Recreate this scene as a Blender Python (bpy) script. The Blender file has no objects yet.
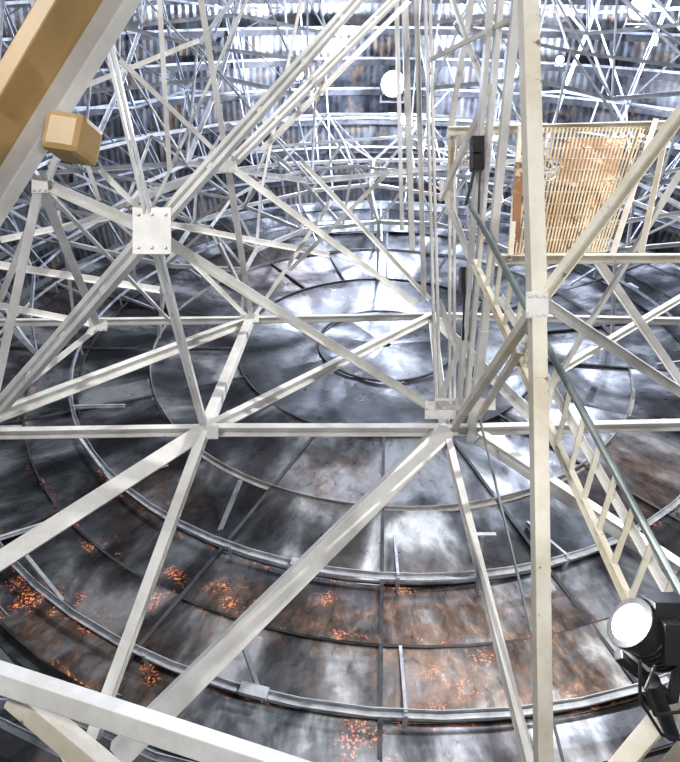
import bpy, math, random
from mathutils import Vector, Matrix
random.seed(7)
S=bpy.context.scene
CAM=Vector((-3.1,-33,20)); PIT=math.radians(35); F=560.0
FW=Vector((0,math.cos(PIT),-math.sin(PIT))); UP=Vector((0,math.sin(PIT),math.cos(PIT))); RT=Vector((1,0,0))
def P(x,y,d): return CAM+FW*d+RT*((x-340)/F*d)+UP*((381-y)/F*d)

# ---------------- materials ----------------
def newmat(n):
    m=bpy.data.materials.new(n); m.use_nodes=True; nt=m.node_tree
    return m,nt,nt.nodes['Principled BSDF']
def ramp(nt,fac,stops):
    r=nt.nodes.new('ShaderNodeValToRGB'); e=r.color_ramp.elements
    while len(e)<len(stops): e.new(0.5)
    for i,(p,c) in enumerate(stops):
        e[i].position=p; e[i].color=(c[0],c[1],c[2],1)
    nt.links.new(fac,r.inputs[0]); return r.outputs[0]
def noise(nt,scale,detail=5,rough=.6,vec=None,dist=0):
    n=nt.nodes.new('ShaderNodeTexNoise'); n.inputs['Scale'].default_value=scale
    n.inputs['Detail'].default_value=detail; n.inputs['Roughness'].default_value=rough; n.inputs['Distortion'].default_value=dist
    if vec is None:
        t=nt.nodes.new('ShaderNodeTexCoord'); vec=t.outputs['Object']
    nt.links.new(vec,n.inputs['Vector']); return n.outputs['Fac']
def mix(nt,fac,a,b,mode='MIX'):
    m=nt.nodes.new('ShaderNodeMix'); m.data_type='RGBA'; m.blend_type=mode
    for s,v in ((0,fac),(6,a),(7,b)):
        if hasattr(v,'is_output'): nt.links.new(v,m.inputs[s])
        else: m.inputs[s].default_value=v if s==0 else (v[0],v[1],v[2],1)
    return m.outputs[2]
def math_(nt,op,a,b=None):
    m=nt.nodes.new('ShaderNodeMath'); m.operation=op
    for i,v in enumerate((a,b)):
        if v is None: continue
        if hasattr(v,'is_output'): nt.links.new(v,m.inputs[i])
        else: m.inputs[i].default_value=v
    return m.outputs[0]
def attr(nt,n,o='Fac'):
    a=nt.nodes.new('ShaderNodeAttribute'); a.attribute_name=n; return a.outputs[o]
def bump(nt,b,h,st,dist=.05):
    n=nt.nodes.new('ShaderNodeBump'); n.inputs['Strength'].default_value=st; n.inputs['Distance'].default_value=dist
    nt.links.new(h,n.inputs['Height']); nt.links.new(n.outputs[0],b.inputs['Normal'])

def paint(name,col,dirt,chip=(.25,.12,.05),amt=.66,rough=.45,metal=0.0,sc=6):
    m,nt,b=newmat(name)
    n1=noise(nt,1.3,6,.65); c=ramp(nt,n1,[(.35,dirt),(.6,col)])
    n2=noise(nt,sc,8,.75); f=ramp(nt,n2,[(amt,(0,0,0)),(amt+.04,(1,1,1))])
    c=mix(nt,f,c,chip); nt.links.new(c,b.inputs['Base Color'])
    b.inputs['Roughness'].default_value=rough; b.inputs['Metallic'].default_value=metal
    bump(nt,b,n2,.15,.01); return m
M_white=paint('paint_white',(.82,.81,.78),(.60,.585,.55),amt=.665,rough=.38)
M_cream=paint('paint_cream',(.80,.76,.65),(.60,.53,.39),amt=.62,rough=.4)
M_ochre=paint('paint_ochre',(.42,.27,.10),(.30,.19,.07),chip=(.8,.75,.65),amt=.68)
M_galv=paint('galvanised_steel',(.66,.68,.71),(.36,.38,.41),chip=(.16,.09,.05),metal=.15,rough=.45)
M_far=paint('weathered_steel',(.56,.59,.65),(.22,.24,.28),chip=(.12,.08,.06),metal=.1,amt=.62,rough=.5,sc=3)
M_teal=paint('paint_greygreen',(.30,.35,.35),(.14,.17,.17),metal=.4,rough=.35)
M_seam=paint('seam_steel',(.07,.073,.08),(.02,.02,.025),chip=(.12,.06,.03),rough=.6,amt=.6,sc=2)
M_edge=paint('stained_flange',(.50,.49,.48),(.26,.24,.22),chip=(.22,.10,.04),rough=.5,amt=.60,sc=2)
M_rust=paint('rusty_steel',(.32,.15,.06),(.15,.07,.03),chip=(.58,.46,.32),rough=.8,amt=.57,sc=2.5)
M_black=paint('black_plastic',(.02,.02,.022),(.01,.01,.01),chip=(.08,.08,.08),rough=.4)
def emit(n,c,s):
    m,nt,b=newmat(n); b.inputs['Base Color'].default_value=(1,1,1,1)
    b.inputs['Emission Color'].default_value=(*c,1); b.inputs['Emission Strength'].default_value=s; return m
M_lamp=emit('lamp_glass',(.85,.9,1),30)

# bowl
M_bowl,nt,b=newmat('stained_aluminium_sheet')
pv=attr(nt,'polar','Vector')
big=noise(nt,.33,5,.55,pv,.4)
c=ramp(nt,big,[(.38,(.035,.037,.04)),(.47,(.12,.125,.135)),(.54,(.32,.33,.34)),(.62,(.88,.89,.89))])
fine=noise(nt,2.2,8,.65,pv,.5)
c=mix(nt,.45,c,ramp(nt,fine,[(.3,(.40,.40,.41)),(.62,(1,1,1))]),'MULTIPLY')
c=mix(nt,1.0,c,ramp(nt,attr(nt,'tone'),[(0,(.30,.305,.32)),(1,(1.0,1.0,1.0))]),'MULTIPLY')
ru=attr(nt,'rust')
rn=noise(nt,.7,8,.7,None,1.2)
rf=math_(nt,'MULTIPLY',math_(nt,'MULTIPLY',ru,ramp(nt,rn,[(.36,(0,0,0)),(.56,(1,1,1))])),.8)
c=mix(nt,rf,c,ramp(nt,fine,[(.35,(.09,.05,.03)),(.55,(.25,.14,.085)),(.72,(.52,.37,.27))]))
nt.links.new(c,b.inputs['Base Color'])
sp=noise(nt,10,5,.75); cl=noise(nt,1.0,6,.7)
sf=math_(nt,'MULTIPLY',math_(nt,'MULTIPLY',ramp(nt,sp,[(.53,(0,0,0)),(.59,(1,1,1))]),ramp(nt,cl,[(.49,(0,0,0)),(.57,(1,1,1))])),ramp(nt,attr(nt,'glint_glow'),[(.35,(0,0,0)),(.65,(1,1,1))]))
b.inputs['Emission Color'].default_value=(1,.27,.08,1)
nt.links.new(math_(nt,'MULTIPLY',sf,1.4),b.inputs['Emission Strength'])  # emission painted into the sheet as orange glints, light through holes
b.inputs['Metallic'].default_value=.45
nt.links.new(ramp(nt,fine,[(.3,(.24,)*3),(.7,(.42,)*3)]),b.inputs['Roughness'])
bump(nt,b,noise(nt,.7,4,.5),.35,.12)
# wall sheets
M_wall,nt,b=newmat('corrugated_aluminium_sheet')
n1=noise(nt,.22,6,.6,None,.5)
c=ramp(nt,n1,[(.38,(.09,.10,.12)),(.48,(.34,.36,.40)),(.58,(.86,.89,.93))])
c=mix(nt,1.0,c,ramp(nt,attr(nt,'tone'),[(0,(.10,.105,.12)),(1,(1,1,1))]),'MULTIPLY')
n2=noise(nt,.4,8,.75,None,1.0)
c=mix(nt,ramp(nt,n2,[(.51,(0,0,0)),(.62,(.9,.9,.9))]),c,(.22,.16,.11)); nt.links.new(c,b.inputs['Base Color'])
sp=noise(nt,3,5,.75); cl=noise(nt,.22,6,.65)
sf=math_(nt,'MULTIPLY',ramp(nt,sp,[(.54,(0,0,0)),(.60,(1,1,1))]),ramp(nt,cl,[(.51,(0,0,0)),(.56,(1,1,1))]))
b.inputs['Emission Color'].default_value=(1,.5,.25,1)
nt.links.new(math_(nt,'MULTIPLY',math_(nt,'MULTIPLY',sf,1.3),ramp(nt,attr(nt,'high'),[(.38,(0,0,0)),(.5,(1,1,1))])),b.inputs['Emission Strength'])  # orange glow painted on the upper sheets, which are no lamps
b.inputs['Metallic'].default_value=.3; b.inputs['Roughness'].default_value=.35
bump(nt,b,noise(nt,.8,4,.6),.25,.1)

# ---------------- mesh builder ----------------
class MB:
    def __init__(s): s.v=[]; s.f=[]
    def sweep(s,p,q,prof,hint=None,off=0):
        p=Vector(p);q=Vector(q); d=(q-p)
        if d.length<1e-5: return
        d.normalize(); h=Vector(hint) if hint is not None else Vector((0,0,1))
        if abs(d.dot(h))>.97: h=Vector((0,1,0)) if abs(d.y)<.9 else Vector((1,0,0))
        a=d.cross(h).normalized(); c=a.cross(d).normalized(); n=len(prof); o=len(s.v)
        for e in (p,q):
            for (u,w) in prof: s.v.append(tuple(e+a*(u+off)+c*w))
        for i in range(n):
            j=(i+1)%n; s.f.append((o+i,o+j,o+n+j,o+n+i))
        s.f.append(tuple(o+i for i in reversed(range(n)))); s.f.append(tuple(o+n+i for i in range(n)))
    def beam(s,p,q,w,kind='box',hint=None):
        h=w/2
        if kind=='D':
            k=w*.18; pr=[(-k,-h*.8),(k,-h*.8),(k,h*.8),(-k,h*.8)]
            s.sweep(p,q,pr,FW if hint is None else hint,-w*.32); s.sweep(p,q,pr,FW if hint is None else hint,w*.32)
            P0=Vector(p);Q0=Vector(q); L=(Q0-P0).length; n=max(2,int(L/1.1))
            d=(Q0-P0).normalized()
            for i in range(1,n):
                m=P0.lerp(Q0,i/n); s.sweep(m-d*w*.35,m+d*w*.35,[(-w*.14,-h*.5),(w*.14,-h*.5),(w*.14,h*.5),(-w*.14,h*.5)],FW if hint is None else hint)
            return
        if kind=='box': pr=[(-h,-h),(h,-h),(h,h),(-h,h)]
        elif kind=='L':
            t=w*.13; pr=[(-h,-h),(h,-h),(h,-h+t),(-h+t,-h+t),(-h+t,h),(-h,h)]
        elif kind=='C':
            t=w*.12; k=h*.6; pr=[(-k,-h),(k,-h),(k,-h+t),(-k+t,-h+t),(-k+t,h-t),(k,h-t),(k,h),(-k,h)]
        elif kind=='flat': pr=[(-h,-h*.4),(h,-h*.4),(h,h*.4),(-h,h*.4)]
        else: pr=[(math.cos(i*math.pi/5)*h,math.sin(i*math.pi/5)*h) for i in range(10)]
        s.sweep(p,q,pr,hint)
    def pb(s,a,b_,wpx,kind='box',hint=None):
        s.beam(P(*a),P(*b_),wpx/F*(a[2]+b_[2])/2,kind,hint)
    def plate(s,c,w,h,t,u,v):
        c=Vector(c);u=Vector(u).normalized();v=Vector(v).normalized();n=u.cross(v).normalized(); o=len(s.v)
        for k in (-1,1):
            for (a,b_) in ((-1,-1),(1,-1),(1,1),(-1,1)):
                s.v.append(tuple(c+u*a*w/2+v*b_*h/2+n*k*t/2))
        s.f+= [(o,o+3,o+2,o+1),(o+4,o+5,o+6,o+7)]
        for i in range(4):
            j=(i+1)%4; s.f.append((o+i,o+j,o+4+j,o+4+i))
    def cyl(s,p,q,r1,r2=None,n=24):
        p=Vector(p);q=Vector(q); r2=r1 if r2 is None else r2
        d=(q-p).normalized(); h=Vector((0,0,1)) if abs(d.z)<.9 else Vector((1,0,0)); a=d.cross(h).normalized(); c=a.cross(d)
        o=len(s.v)
        for e,r in ((p,r1),(q,r2)):
            for i in range(n):
                t=2*math.pi*i/n; s.v.append(tuple(e+a*math.cos(t)*r+c*math.sin(t)*r))
        for i in range(n):
            j=(i+1)%n; s.f.append((o+i,o+j,o+n+j,o+n+i))
        s.f.append(tuple(o+i for i in reversed(range(n)))); s.f.append(tuple(o+n+i for i in range(n)))
    def obj(s,name,mat,parent=None,bev=0):
        me=bpy.data.meshes.new(name); me.from_pydata(s.v,[],s.f); me.update()
        me.materials.append(mat); ob=bpy.data.objects.new(name,me); S.collection.objects.link(ob)
        if parent: ob.parent=parent
        if bev:
            md=ob.modifiers.new('bevel','BEVEL'); md.width=bev; md.segments=2; md.limit_method='ANGLE'
        return ob
def empty(n):
    e=bpy.data.objects.new(n,None); S.collection.objects.link(e); return e

# ---------------- bowl floor ----------------
def zf(r): return .002*r*r
def polar(r,t,z): return Vector((r*math.cos(t),r*math.sin(t),z))
def r_for_y(y,dz=0):
    a=PIT+math.atan((y-381)/F); r=20
    for _ in range(20): r=33-(20-zf(r)-dz)/math.tan(a)
    return r
def floor_hit(x,y):
    d=(P(x,y,1)-CAM); t=20
    for _ in range(20):
        p=CAM+d*t; r=math.hypot(p.x,p.y); t=(CAM.z-zf(r))/-d.z
    p=CAM+d*t; return p
rustC=[((440,640),2.8,1.),((540,650),2.4,1.),((340,620),1.8,.7),((230,610),1.4,.7),((160,500),1.6,.6),((640,470),2.6,.7),((50,640),2,.8),((330,480),2.4,.6),((30,300),5,.5),((270,270),6,.4),((100,690),2,.7)]
glint_glowC=[((232,600),1.1,1.),((262,632),.6,.9),((480,668),1.1,.9),((165,580),.8,.9),((60,605),.9,.9),((150,610),.5,.7),((560,690),.8,.8),((430,690),.8,.8),((370,748),1.0,.9),((20,590),.8,.8),((110,545),.6,.8),((330,598),.5,.8),((150,675),.4,.8)]  # centres of the painted orange glow on the bowl
rustC=[(floor_hit(*c),s,a) for c,s,a in rustC]; glint_glowC=[(floor_hit(*c),s,a) for c,s,a in glint_glowC]
NS=18; T0=.10
rings=[0.4,10,r_for_y(512),r_for_y(585),r_for_y(648),r_for_y(722),26.4]
v=[];f=[];tone=[];rust=[];glint_glow=[];pol=[]
def nsec(k): return NS if k>0 else NS//2
for k in range(len(rings)-1):
    ra,rb=rings[k],rings[k+1]
    ns=nsec(k); sl=[.0,.1,-.15,.12,-.05,.25][k]
    for s_ in range(ns):
        t0=2*math.pi*(s_)/ns+T0; t1=t0+2*math.pi/ns
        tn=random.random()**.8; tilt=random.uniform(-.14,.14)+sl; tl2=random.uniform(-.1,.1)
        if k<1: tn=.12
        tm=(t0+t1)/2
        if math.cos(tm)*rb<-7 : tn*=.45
        NR,NT=10,10; o=len(v); off=random.uniform(0,50)
        for i in range(NR+1):
            for j in range(NT+1):
                u=i/NR;w=j/NT; r=ra+(rb-ra)*u; t=t0+(t1-t0)*w
                z=zf(r)+(tilt*(u-.5)+tl2*(w-.5)*2)*(0 if k==0 else 1)+.08*math.sin(math.pi*u)*math.sin(math.pi*w)*(1 if tn>.4 else -1)
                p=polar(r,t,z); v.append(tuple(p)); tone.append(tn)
                if k==0: pol+=[p.x*.6,p.y*.6,0]
                else: pol+= [r*.6,(t-T0)*max(ra,6)*1.15,off*.02+k*3]
                rust.append(min(1,sum(a*math.exp(-((p.x-c.x)**2+(p.y-c.y)**2)/s**2) for c,s,a in rustC)*1.3))
                sv=min(1,sum(a*math.exp(-((p.x-c.x)**2+(p.y-c.y)**2)/s**2) for c,s,a in glint_glowC)*1.3)
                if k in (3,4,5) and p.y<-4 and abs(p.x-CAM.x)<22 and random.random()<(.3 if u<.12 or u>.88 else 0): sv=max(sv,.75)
                glint_glow.append(sv)
        for i in range(NR):
            for j in range(NT):
                a=o+i*(NT+1)+j; f.append((a,a+NT+1,a+NT+2,a+1))
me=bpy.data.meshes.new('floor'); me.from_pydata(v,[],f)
for n,dv in (('tone',tone),('rust',rust),('glint_glow',glint_glow)):
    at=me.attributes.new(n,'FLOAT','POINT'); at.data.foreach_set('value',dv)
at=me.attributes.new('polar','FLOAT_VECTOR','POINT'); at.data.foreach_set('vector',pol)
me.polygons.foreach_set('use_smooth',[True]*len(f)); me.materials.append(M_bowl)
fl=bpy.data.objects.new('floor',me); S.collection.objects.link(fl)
mb=MB()
NN=72; rr=[0.01,9,18,26.8]
for r in rr:
    for i in range(NN): mb.v.append(tuple(polar(r,2*math.pi*i/NN,zf(r)-.35)))
for k in range(3):
    for i in range(NN):
        j=(i+1)%NN; mb.f.append((k*NN+i,(k+1)*NN+i,(k+1)*NN+j,k*NN+j))
mb.obj('floor_substrate',M_black,fl)
def ring(mb,r,z,w,kind,n=96,a0=0,a1=2*math.pi):
    pts=[polar(r,a0+(a1-a0)*i/n,z) for i in range(n+1)]
    for i in range(n): mb.beam(pts[i],pts[i+1],w,kind)
seam=MB(); flg=MB()
for i,r in enumerate(rings[1:]):
    if i in (1,): ring(flg,r,zf(r)+.14,.24,'L')
    else: ring(seam,r,zf(r)+.05,.10,'box')
ring(seam,4.6,zf(4.6)+.08,.12,'box',48)
for k in range(1,len(rings)-1):
    ns=nsec(k)
    for s_ in range(ns):
        t=2*math.pi*s_/ns+T0; seam.beam(polar(rings[k],t,zf(rings[k])+.05),polar(rings[k+1],t,zf(rings[k+1])+.05),.15,'box')
seam.obj('panel_seams',M_seam,fl); flg.obj('ring_flanges',M_edge,fl)
rail=MB()
RL=[]
for y,dz,w,kd in ((577,.8,.2,'L'),(715,.8,.2,'L')):
    r=r_for_y(y,dz); z=zf(r)+dz; RL.append((r,z))
    ring(rail,r,z,w,kd,72)
for (r,z) in RL:
    ns=NS
    for s_ in range(ns):
        t=2*math.pi*(s_)/ns+T0+.03
        rail.beam(polar(r,t,z),polar(r,t,zf(r)),.14,'L')
        if (s_*5)%3!=0: rail.beam(polar(r,t,z),polar(r-2.6,t,zf(r-2.6)+.15),.18,'C')
        t+=.16
        if (s_*7)%6==0:
            rail.plate(polar(r,t,z+.05),.9,.35,.2,(-math.sin(t),math.cos(t),0),(math.cos(t),math.sin(t),0))
for (x0,y0,h,lx,ly) in ((477,590,3.0,-.2,.2),(262,700,2.4,-.5,.6),(62,600,2.6,-1.2,.6),(110,480,2.4,-1.4,.8),(220,530,1.8,.9,1.2)):
    p=floor_hit(x0,y0); q=p+Vector((lx,ly,h)); rail.beam(p,q,.2,'C')
    if x0==477: rail.beam(q-Vector((.5,0,0)),q+Vector((.5,0,0)),.14,'box')
rail.obj('ring_rail',M_galv)
# ---------------- wall ----------------
def Rw(z): return 26+12*max(0,(z/28.))**.7
v=[];f=[];tone=[];high=[]
NW=44; z=1.0; zs=[]
while z<44: zs.append(z); z+=2.6
for k,z0 in enumerate(zs):
    z1=z0+2.7
    for s_ in range(NW):
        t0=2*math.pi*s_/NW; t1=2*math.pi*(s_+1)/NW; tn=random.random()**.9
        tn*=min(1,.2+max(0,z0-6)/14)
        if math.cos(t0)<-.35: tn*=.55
        rr0=Rw(z0)+1.0+random.uniform(-.2,.2); rr1=Rw(z1)-.8+random.uniform(-.2,.2)
        NC=14; o=len(v)
        for i in range(NC+1):
            t=t0+(t1-t0)*i/NC; dr=.08*(i%2)
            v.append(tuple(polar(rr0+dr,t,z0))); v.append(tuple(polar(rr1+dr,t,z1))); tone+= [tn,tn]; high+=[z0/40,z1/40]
        for i in range(NC):
            a=o+2*i; f.append((a,a+1,a+3,a+2))
me=bpy.data.meshes.new('wall_round'); me.from_pydata(v,[],f)
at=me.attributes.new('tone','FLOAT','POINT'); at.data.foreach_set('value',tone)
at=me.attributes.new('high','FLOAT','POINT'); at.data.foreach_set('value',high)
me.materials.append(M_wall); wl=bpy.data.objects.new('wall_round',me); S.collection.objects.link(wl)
wr=MB(); wd=MB()
for z0 in zs: ring(wr,Rw(z0)-.95,z0+.25,.2,'L',NW); ring(wd,Rw(z0)-.6,z0-.1,.6,'box',NW)  # wd: dark strips painted in as shade between the sheet rows
for s_ in range(NW//2):
    t=2*math.pi*s_/(NW//2)
    for k in range(len(zs)-1): wr.beam(polar(Rw(zs[k])-1,t,zs[k]),polar(Rw(zs[k+1])-1,t,zs[k+1]),.22,'C')
wr.obj('wall_ribs',M_far,wl); wd.obj('wall_gap_shade',M_seam,wl)

# ---------------- lattice truss ----------------
LT=empty('lattice_truss')
lat=MB()
NL=30
def okp(p): return (p-CAM).dot(FW)>13 and p.y>-14
lay_in=[(20.5,7),(23,13),(25,19),(26,26),(26.5,33)]
lay_out=[(24.8,5.5),(28,10.5),(31,16.5),(33,23),(34.5,30),(35.5,37)]
jit={}
def node(r,i,z,off=0):
    key=(r,i%NL,z)
    if key not in jit: jit[key]=Vector((random.uniform(-.6,.6),random.uniform(-.6,.6),random.uniform(-.5,.5)))
    return polar(r,2*math.pi*(i+off)/NL,z)+jit[key]
def bay(p): return -4.5<p.x<5.5 and p.y>5 and p.z>9
def lb(p,q,w,kd='L',force=False):
    if okp(p) and okp(q):
        if not force and (bay(p) or bay(q)) and random.random()<.9: return
        lat.beam(p,q,w,kd)
for i in range(NL):
    for k,(r,z) in enumerate(lay_in):
        lb(node(r,i,z),node(r,i+1,z),.17)
        if k+1<len(lay_in):
            r2,z2=lay_in[k+1]; lb(node(r,i,z),node(r2,i,z2),.2)
            if random.random()<.6: lb(node(r,i+(i+k)%2,z),node(r2,i+1-(i+k)%2,z2),.14)
        if (i+k)%2: lb(node(r,i,z),node(lay_out[k][0],i,lay_out[k][1],.5),.10,'rod')
        lb(node(r,i,z),node(lay_out[k+1][0],i,lay_out[k+1][1],.5),.11,'rod')
    for k,(r,z) in enumerate(lay_out):
        if k+1<len(lay_out):
            r2,z2=lay_out[k+1]; lb(node(r,i,z,.5),node(r2,i,z2,.5),.17)
lat.obj('wall_lattice',M_far,LT)
mid=MB()
gx=[-21,-15.5,-10,-4.5,1,6.5,12,17.5,23]; gy=[-6,1,8,15]
def mz(i,j): return 12.5+2.6*j+.5*((i*7+j*3)%3)
G={}
for i,x in enumerate(gx):
    for j,y in enumerate(gy):
        G[i,j]=Vector((x+random.uniform(-.8,.8),y+random.uniform(-.8,.8),mz(i,j)))
        G[i,j,'t']=G[i,j]+Vector((random.uniform(0,2.5),3.2,random.uniform(4,6)))
ni,nj=len(gx),len(gy)
def ok(k): return k in G and math.hypot(G[k].x,G[k].y)<27
def mbm(a,b_,w,k):
    m=(a+b_)/2
    if -5.5<m.x<3 and m.y>-5 and random.random()<.8: return
    mid.beam(a,b_,w,k)
for i in range(ni):
    for j in range(nj):
        if math.hypot(G[i,j].x,G[i,j].y)>26: continue
        a=G[i,j]; t=G[i,j,'t']
        if ok((i+1,j)) : mbm(a,G[i+1,j],.2,'L'); mbm(t,G[i+1,j],.12,'rod'); mbm(t,G[i+1,j,'t'],.15,'L')
        if ok((i,j+1)) : mbm(a,G[i,j+1],.18,'L'); mbm(t,G[i,j+1,'t'],.14,'L')
        mbm(a,t,.13,'rod')
        if j>1: mbm(t,t+Vector((-2,1,7)),.15,'L'); mbm(G[i,j],t+Vector((-2,1,7)),.12,'rod')
mid.obj('upper_space_frame',M_galv,LT)
low=MB()
N2=16; rl=[(9,5.5),(14.5,6.3),(20,7.5)]
def ln(k,i,top=False):
    r,z=rl[k]; key=('l',k,i%N2,top)
    if key not in jit: jit[key]=Vector((random.uniform(-.7,.7),random.uniform(-.7,.7),random.uniform(-.3,.3)))
    return polar(r+(1.5 if top else 0),2*math.pi*(i+(.5 if top else 0))/N2,z+(3.6 if top else 0))+jit[key]
for i in range(N2):
    for k in range(3):
        def bb(p,q,w,kd='L'):
            if p.y>-5.5 and q.y>-5.5 : low.beam(p,q,w,kd)
        bb(ln(k,i),ln(k,i+1),.28,'C'); bb(ln(k,i,1),ln(k,i+1,1),.22)
        bb(ln(k,i),ln(k,i,1),.16,'L'); bb(ln(k,i+1),ln(k,i,1),.16,'L')
        if k<2: bb(ln(k,i),ln(k+1,i),.26,'C'); bb(ln(k,i,1),ln(k+1,i,1),.2,'L'); bb(ln(k,i,1),ln(k+1,i),.16,'L')
        if k==2 or i%4==0: bb(ln(k,i),polar(rl[k][0]+1,2*math.pi*i/N2,zf(rl[k][0])),.2,'L')
low.obj('lower_space_frame',M_white,LT)

# ---------------- main near truss ----------------
tr=empty('steel_truss')
w=MB()
A=(205,430,9);B=(445,430,9);C=(-40,434,9);D=(720,424,9);G1=(152,232,6.5);G0=(40,182,7.5)
E=(250,320,13);H=(432,316,13);H0=(-40,323,13);H1=(720,322,13)
w.pb(C,A,11,'C'); w.pb(A,B,12,'C'); w.pb(B,D,11,'C')
w.pb(A,(-30,580,7.2),17,'box',FW); w.pb(A,(92,740,7),17,'C',FW); w.pb(B,(118,755,6.4),20,'box',FW)
w.pb(B,(536,790,6.2),13,'C'); w.pb((478,436,9),(680,570,7.4),16,'C')
w.pb(A,E,9); w.pb(A,H,10,'C'); w.pb((-20,422,9),E,11,'C'); w.pb(H0,E,7,'C'); w.pb(E,H,7,'C'); w.pb(H,H1,7,'C')
w.pb(G1,A,8,'D'); w.pb((108,40,5.6),G1,8,'D'); w.pb(G0,G1,9,'L'); w.pb(G1,(438,412,9),8,'L')
w.pb(G1,(375,-20,9),11,'D'); w.pb((235,160,8),(402,-8,10.5),8,'D'); w.pb((262,150,8.5),(410,0,11),4,'L')
w.pb(G1,(0,408,9),13,'D'); w.pb((120,262,7.5),(-20,420,9),5,'L')
w.pb(G0,(-6,400,9),8,'C'); w.pb(G0,(98,325,11),8,'L'); w.pb((98,325,11),C,7,'L'); w.pb(G0,(-20,100,6),7,'L')
w.pb(G0,(180,330,12),5,'L'); w.pb((-30,300,11),(98,325,13),6,'L')
w.pb((120,60,8),(230,165,9.5),5,'L');w.pb((228,165,9.5),(252,320,13),6,'L');w.pb((228,165,9.5),(418,305,13),6,'L');w.pb((200,-10,8),(228,165,9.5),6,'L')
w.pb((228,165,9.5),(60,230,12),5,'L'); w.pb((228,165,9.5),(330,60,12),5,'L'); w.pb((160,0,9),(170,170,10),5,'L'); w.pb((300,0,11),(260,190,12),4,'L')
w.pb((30,-10,8),(100,200,10),5,'L'); w.pb((250,-10,10),(150,210,9),4,'L'); w.pb((0,120,10),(200,40,12),4,'L')
w.pb((0,240,12),(120,215,13),5,'L'); w.pb((120,215,13),(330,255,15),5,'L'); w.pb((-20,262,11),(160,290,13),6,'L'); w.pb((60,150,9),(0,300,11),5,'L')
w.pb((100,170,10),(250,320,13),5,'L'); w.pb((330,200,13),(250,320,13),5,'L'); w.pb((300,160,12),(430,300,13),4,'L'); w.pb((390,170,12),(290,270,14),4,'L')
w.pb((548,305,7),(720,418,9),10,'C'); w.pb((556,372,9),(720,275,12),8,'C'); w.pb((590,250,9),(700,410,10),8,'L'); w.pb((680,170,8),(548,390,9),7,'L')
w.pb((H[0],H[1],13),(540,425,9),8,'L'); w.pb((H[0],H[1],13),B,8,'L')
w.obj('main_members',M_white,tr,.006)
cr=MB()
cr.pb((497,-20,6.6),(462,412,9),13,'D'); cr.pb((519,-20,6.3),(484,330,8.2),8,'L'); cr.pb((484,330,8.2),(470,440,9),8,'L')
cr.pb((427,-20,8.5),(438,405,9.3),7,'D'); cr.pb((404,-20,11),(412,250,13),6,'L'); cr.pb((452,120,9),(452,415,9.3),7,'D')
cr.pb((416,-20,11),(424,300,13),4,'L'); cr.pb((396,-20,12),(402,230,14),4,'L')
cr.pb((440,180,9),(486,300,8.3),5,'L'); cr.pb((486,100,7.6),(440,200,9),5,'L'); cr.pb((438,300,9.2),(474,392,9),5,'L'); cr.pb((478,300,8.3),(438,405,9.3),5,'L')
cr.pb((475,-20,8),(450,130,9),5,'L'); cr.pb((510,20,6.5),(430,60,8.6),4,'L')
cr.pb((445,-20,9),(492,110,7.3),4,'L')
cr.obj('tower_legs',M_white,tr,.004)
cr=MB()
cr.pb((527,-30,5.2),(537,305,5.2),16,'box'); cr.pb((537,300,5.2),(544,800,5.0),15,'box')
cr.pb((537,305,5.2),(720,62,4.6),14,'C'); cr.pb((537,305,5.4),(455,425,8.8),8,'L')
cr.pb((520,350,6),(478,418,8.8),6,'L')
cr.obj('front_post',M_cream,tr,.006)
gp=MB()
def gus(x,y,d,wp,hp):
    c=P(x,y,d-.12); gp.plate(c,wp/F*d,hp/F*d,.02,RT,UP)
    for a in (-.35,0,.35):
        for b_ in (-.35,.35):
            q=c+RT*(a*wp/F*d)+UP*(b_*hp/F*d); gp.cyl(q,q-FW*.035,.022,.022,6)
gus(152,231,6.5,38,46); gus(440,410,9,30,18); gus(205,432,9,26,14); gus(465,404,9,60,12); gus(98,325,11,18,12); gus(40,184,7.5,16,18); gus(250,318,13,18,9); gus(228,165,9.5,18,15)
gus(537,305,5.25,22,26)
gp.obj('gusset_plates',M_white,tr,.004)

# foreground girders
fg=empty('foreground_girder')
a=MB(); a.pb((-40,190,2.5),(114,-70,2.4),50,'flat',UP); a.obj('ochre_flange',M_ochre,fg,.008)
a=MB(); a.pb((-30,246,2.62),(166,-70,2.52),20,'box',UP); a.obj('white_web',M_white,fg,.006)
a=MB(); a.pb((54,136,2.48),(92,142,2.46),40,'box',FW); a.obj('bracket_block',M_ochre,fg,.03)
fg2=empty('diagonal_brace')
a=MB(); a.pb((-40,664,4.2),(330,786,3.9),21,'box',FW); a.obj('brace_bar',M_white,fg2,.008)
a=MB(); a.pb((15,695,4.6),(140,800,4.2),20,'box',FW); a.obj('brace_cleat',M_cream,fg2,.008)
a=MB(); a.pb((40,700,4.9),(95,800,4.6),16,'L'); a.obj('brace_angle',M_cream,fg2)
rs=MB(); rs.pb((596,795,3.6),(720,648,3.3),30,'C'); rs.pb((640,800,3.8),(720,705,3.6),14,'L'); ro=rs.obj('lamp_support_beam',M_cream,None,.008)

# ---------------- ladder ----------------
ld=empty('access_ladder')
a=MB(); L0,L1=(474,262,7.2),(655,660,4.6); R0,R1=(480,222,7.0),(690,610,4.3)
a.pb(L0,L1,10,'C'); a.obj('stringer',M_cream,ld,.004)
a=MB(); a.pb(R0,R1,7,'rod'); a.pb((470,205,7.1),R0,5,'rod'); a.obj('handrail',M_teal,ld)
a=MB()
def per(p,q,t): return P(*p).lerp(P(*q),t)
NRG=15
for i in range(NRG):
    t=.04+i*.93/(NRG-1); a.beam(per(L0,L1,t),per(R0,R1,min(1,t-.02)),.045,'box')
a.obj('rungs',M_cream,ld)
a=MB(); a.pb((500,296,6.6),(672,600,4.5),6,'L'); a.obj('inner_stringer',M_white,ld)
a=MB(); a.pb((480,420,8.5),(570,790,6),3,'rod'); a.obj('stay_cable',M_teal,ld)

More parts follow.
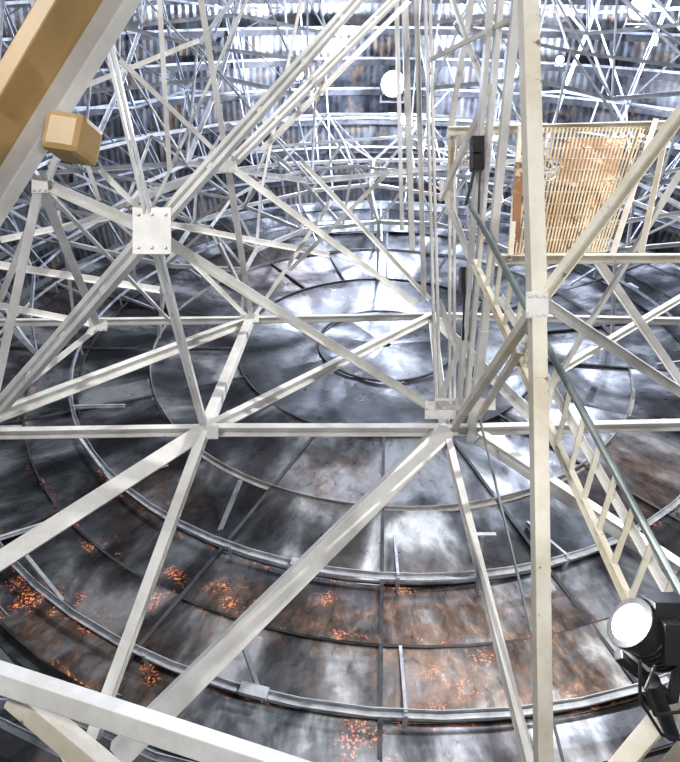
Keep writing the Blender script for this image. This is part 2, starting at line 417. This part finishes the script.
# ---------------- grated platform ----------------
pf=empty('caged_platform')
TL,TR,BR,BL=(531,128,8),(648,128,8.6),(606,252,7.6),(512,254,7)
a=MB(); a.pb((448,131,8.5),(668,125,8.6),8,'C'); a.pb((497,259,7),(710,258,8),9,'C'); a.pb((520,128,8),(510,258,7),8,'C'); a.pb((655,122,8.6),(610,262,7.6),9,'C')
a.pb((640,128,8.6),(596,255,7.6),4,'L'); a.pb((668,125,8.6),(640,258,7.8),5,'L')
a.pb((452,128,8.6),(448,215,8.9),5,'L');a.obj('frame',M_cream,pf,.004)
a=MB()
n=30
for i in range(n+1):
    t=i/n; a.beam(P(*TL).lerp(P(*TR),t),P(*BL).lerp(P(*BR),t),.022,'box')
for k in range(12):
    t=k/11; a.beam(P(*TL).lerp(P(*BL),t),P(*TR).lerp(P(*BR),t),.016,'box')
for i in range(12):
    t=i/11; a.beam(P(453,133,8.6).lerp(P(484,133,8.2),t),P(450,165,8.7).lerp(P(480,165,8.3),t),.02,'box')
a.obj('grating_bars',paint('stained_grating',(.72,.62,.45),(.42,.28,.14),amt=.58),pf)
a=MB()
q=[P(568,138,9.4),P(626,138,9.6),P(598,254,8.3),P(534,254,8.2)]
a.v+= [tuple(x) for x in q]+[tuple(x+FW*.04) for x in q]; a.f+=[(0,1,2,3),(7,6,5,4),(0,4,5,1),(1,5,6,2),(2,6,7,3),(3,7,4,0)]
a.obj('rusty_backplate',M_rust,pf)
a=MB(); a.pb((519,165,7.5),(514,254,7.1),8,'box'); a.obj('rusty_post',M_rust,pf)
jb=empty('junction_box')
a=MB(); a.plate(P(477,154,7.2),.17,.42,.14,RT,UP); a.obj('box_body',M_black,jb,.01)
a=MB(); a.plate(P(477,150,7.1),.10,.06,.03,RT,UP); a.cyl(P(474,172,7.2),P(466,205,7.3),.02); a.cyl(P(480,172,7.2),P(478,225,7.2),.015); a.obj('conduit',M_black,jb)
jb=empty('junction_box')
a=MB(); a.plate(P(465,281,8.2),.16,.40,.12,RT,UP); a.obj('box_body',M_black,jb,.01)
a=MB(); a.cyl(P(465,295,8.2),P(463,340,8.4),.02); a.obj('conduit',M_black,jb)

# ---------------- floodlights ----------------
def flood(pos,dirv,sz,energy,col=(.85,.92,1),lampmat=M_lamp):
    e=empty('floodlight'); pos=Vector(pos); d=Vector(dirv).normalized()
    a=MB(); a.cyl(pos-d*sz*.9,pos-d*sz*.35,sz*.35,sz*.5); a.cyl(pos-d*sz*.35,pos,sz*.5,sz*.62)
    for k in range(5): a.cyl(pos-d*sz*(.85-.1*k),pos-d*sz*(.82-.1*k),sz*(.48+.03*k))
    sd=d.cross(Vector((0,0,1))).normalized(); up=sd.cross(d)
    for s_ in (-1,1): a.beam(pos-d*sz*.4+sd*s_*sz*.6,pos-d*sz*.4+sd*s_*sz*.6-up*sz*.9,sz*.1,'box')
    a.beam(pos-d*sz*.4+sd*sz*.65-up*sz*.9,pos-d*sz*.4-sd*sz*.65-up*sz*.9,sz*.1,'box')
    a.obj('housing',M_black,e,.004)
    a=MB(); a.cyl(pos+d*.002,pos+d*.03,sz*.5,sz*.44); a.obj('lens',lampmat,e)
    l=bpy.data.lights.new('lamp','POINT'); l.energy=energy; l.color=col; l.shadow_soft_size=sz*.3
    lo=bpy.data.objects.new('lamp',l); S.collection.objects.link(lo); lo.location=pos+d*(sz*.5+.1); lo.parent=e
    return e
M_far_l=emit('lamp_glass_far',(.6,.75,1),60)
for (x,y,d,en,sz) in ((393,84,54,22000,1.9),(640,8,40,13000,1.2),(298,74,54,8000,.9),(404,120,52,7000,.7),(560,60,44,4500,.5),(340,30,56,7000,.5),(655,40,41,4000,.4)):
    p=P(x,y,d); flood(p,(CAM-p)+Vector((0,0,-10)),sz,en,(.72,.80,1),M_far_l)
e=empty('floodlight')
c0=P(642,632,3.1); dv=(P(590,600,3.07)-P(650,645,3.12)).normalized()
a=MB(); a.cyl(c0-dv*.08,c0+dv*.10,.12,.15,28); a.cyl(c0-dv*.2,c0-dv*.08,.09,.12,28)
for k in range(6): a.cyl(c0-dv*(.18-.03*k),c0-dv*(.17-.03*k),.135)
a.plate(P(665,606,3.1),.20,.10,.16,RT,UP); a.plate(P(668,640,3.0),.10,.22,.12,RT,UP)
a.beam(P(618,655,3.0),P(672,700,3.1),.05,'box'); a.beam(P(672,700,3.1),P(690,610,3.1),.05,'box')
a.cyl(P(650,680,3.0),P(672,735,3.2),.05,.04)
a.obj('housing',M_black,e,.006)
a=MB(); a.cyl(c0+dv*.101,c0+dv*.12,.11,.09,28); a.obj('lens',M_lamp,e)
a=MB()
for pts in ([P(655,665,2.95),P(645,690,2.9),P(655,715,2.95),P(680,712,3.0),P(700,680,3.0)],[P(640,660,2.95),P(640,700,2.95),P(662,735,3.0),P(690,742,3.1)]):
    for i in range(len(pts)-1): a.beam(pts[i],pts[i+1],.018,'rod')
a.obj('cable',M_black,e)
l=bpy.data.lights.new('lamp','POINT'); l.energy=60; l.shadow_soft_size=.1
lo=bpy.data.objects.new('lamp',l); S.collection.objects.link(lo); lo.location=c0+dv*.3; lo.parent=e

# ---------------- lighting ----------------
def light(kind,loc,tgt,en,size,col=(1,1,1),**k):
    l=bpy.data.lights.new('added_light',kind); l.energy=en; l.color=col  # unseen lights without fixtures, added for brightness and shadows
    if kind=='AREA': l.size=size
    else: l.shadow_soft_size=size
    if kind=='SPOT': l.spot_size=k.get('ang',1.5); l.spot_blend=.4
    o=bpy.data.objects.new('added_light',l); S.collection.objects.link(o); o.location=loc
    o.rotation_euler=(Vector(tgt)-Vector(loc)).to_track_quat('-Z','Y').to_euler(); return o
light('AREA',(2,2,46),(0,0,0),8000,8,(.90,.94,1))  # broad overhead fill, added without any fixture
light('POINT',(-9,-33,27),(0,0,0),3600,.25,(1,.98,.95))  # unseen point added above the camera to whiten near beams
light('POINT',(6,-31,25),(0,0,0),1300,.25,(1,.96,.9))  # second added point, filling the near beams from the right
light('POINT',(-1.5,-35,21),(0,0,0),420,.3,(1,.98,.95))  # added behind the camera to lift the near girder and braces
light('SPOT',(14,-20,30),(-2,-16,0),28000,.12,(1,.98,.95),ang=1.3)  # unseen spot added to throw truss shadows on the bowl
light('SPOT',(-2,4,34),(-1,36,25),26000,.5,(.84,.90,1),ang=1.4)  # unseen spot added to brighten the far wall sheets
W=bpy.data.worlds.new('World'); S.world=W; W.use_nodes=True
bg=W.node_tree.nodes['Background']; bg.inputs[0].default_value=(.65,.73,.85,1); bg.inputs[1].default_value=.16

cd=bpy.data.cameras.new('camera'); co=bpy.data.objects.new('camera',cd); S.collection.objects.link(co)
co.location=CAM; co.rotation_euler=(math.pi/2-PIT,0,0); cd.sensor_fit='HORIZONTAL'; cd.sensor_width=36; cd.lens=F/680*36
cd.clip_end=500; S.camera=co
S.view_settings.view_transform='Standard'
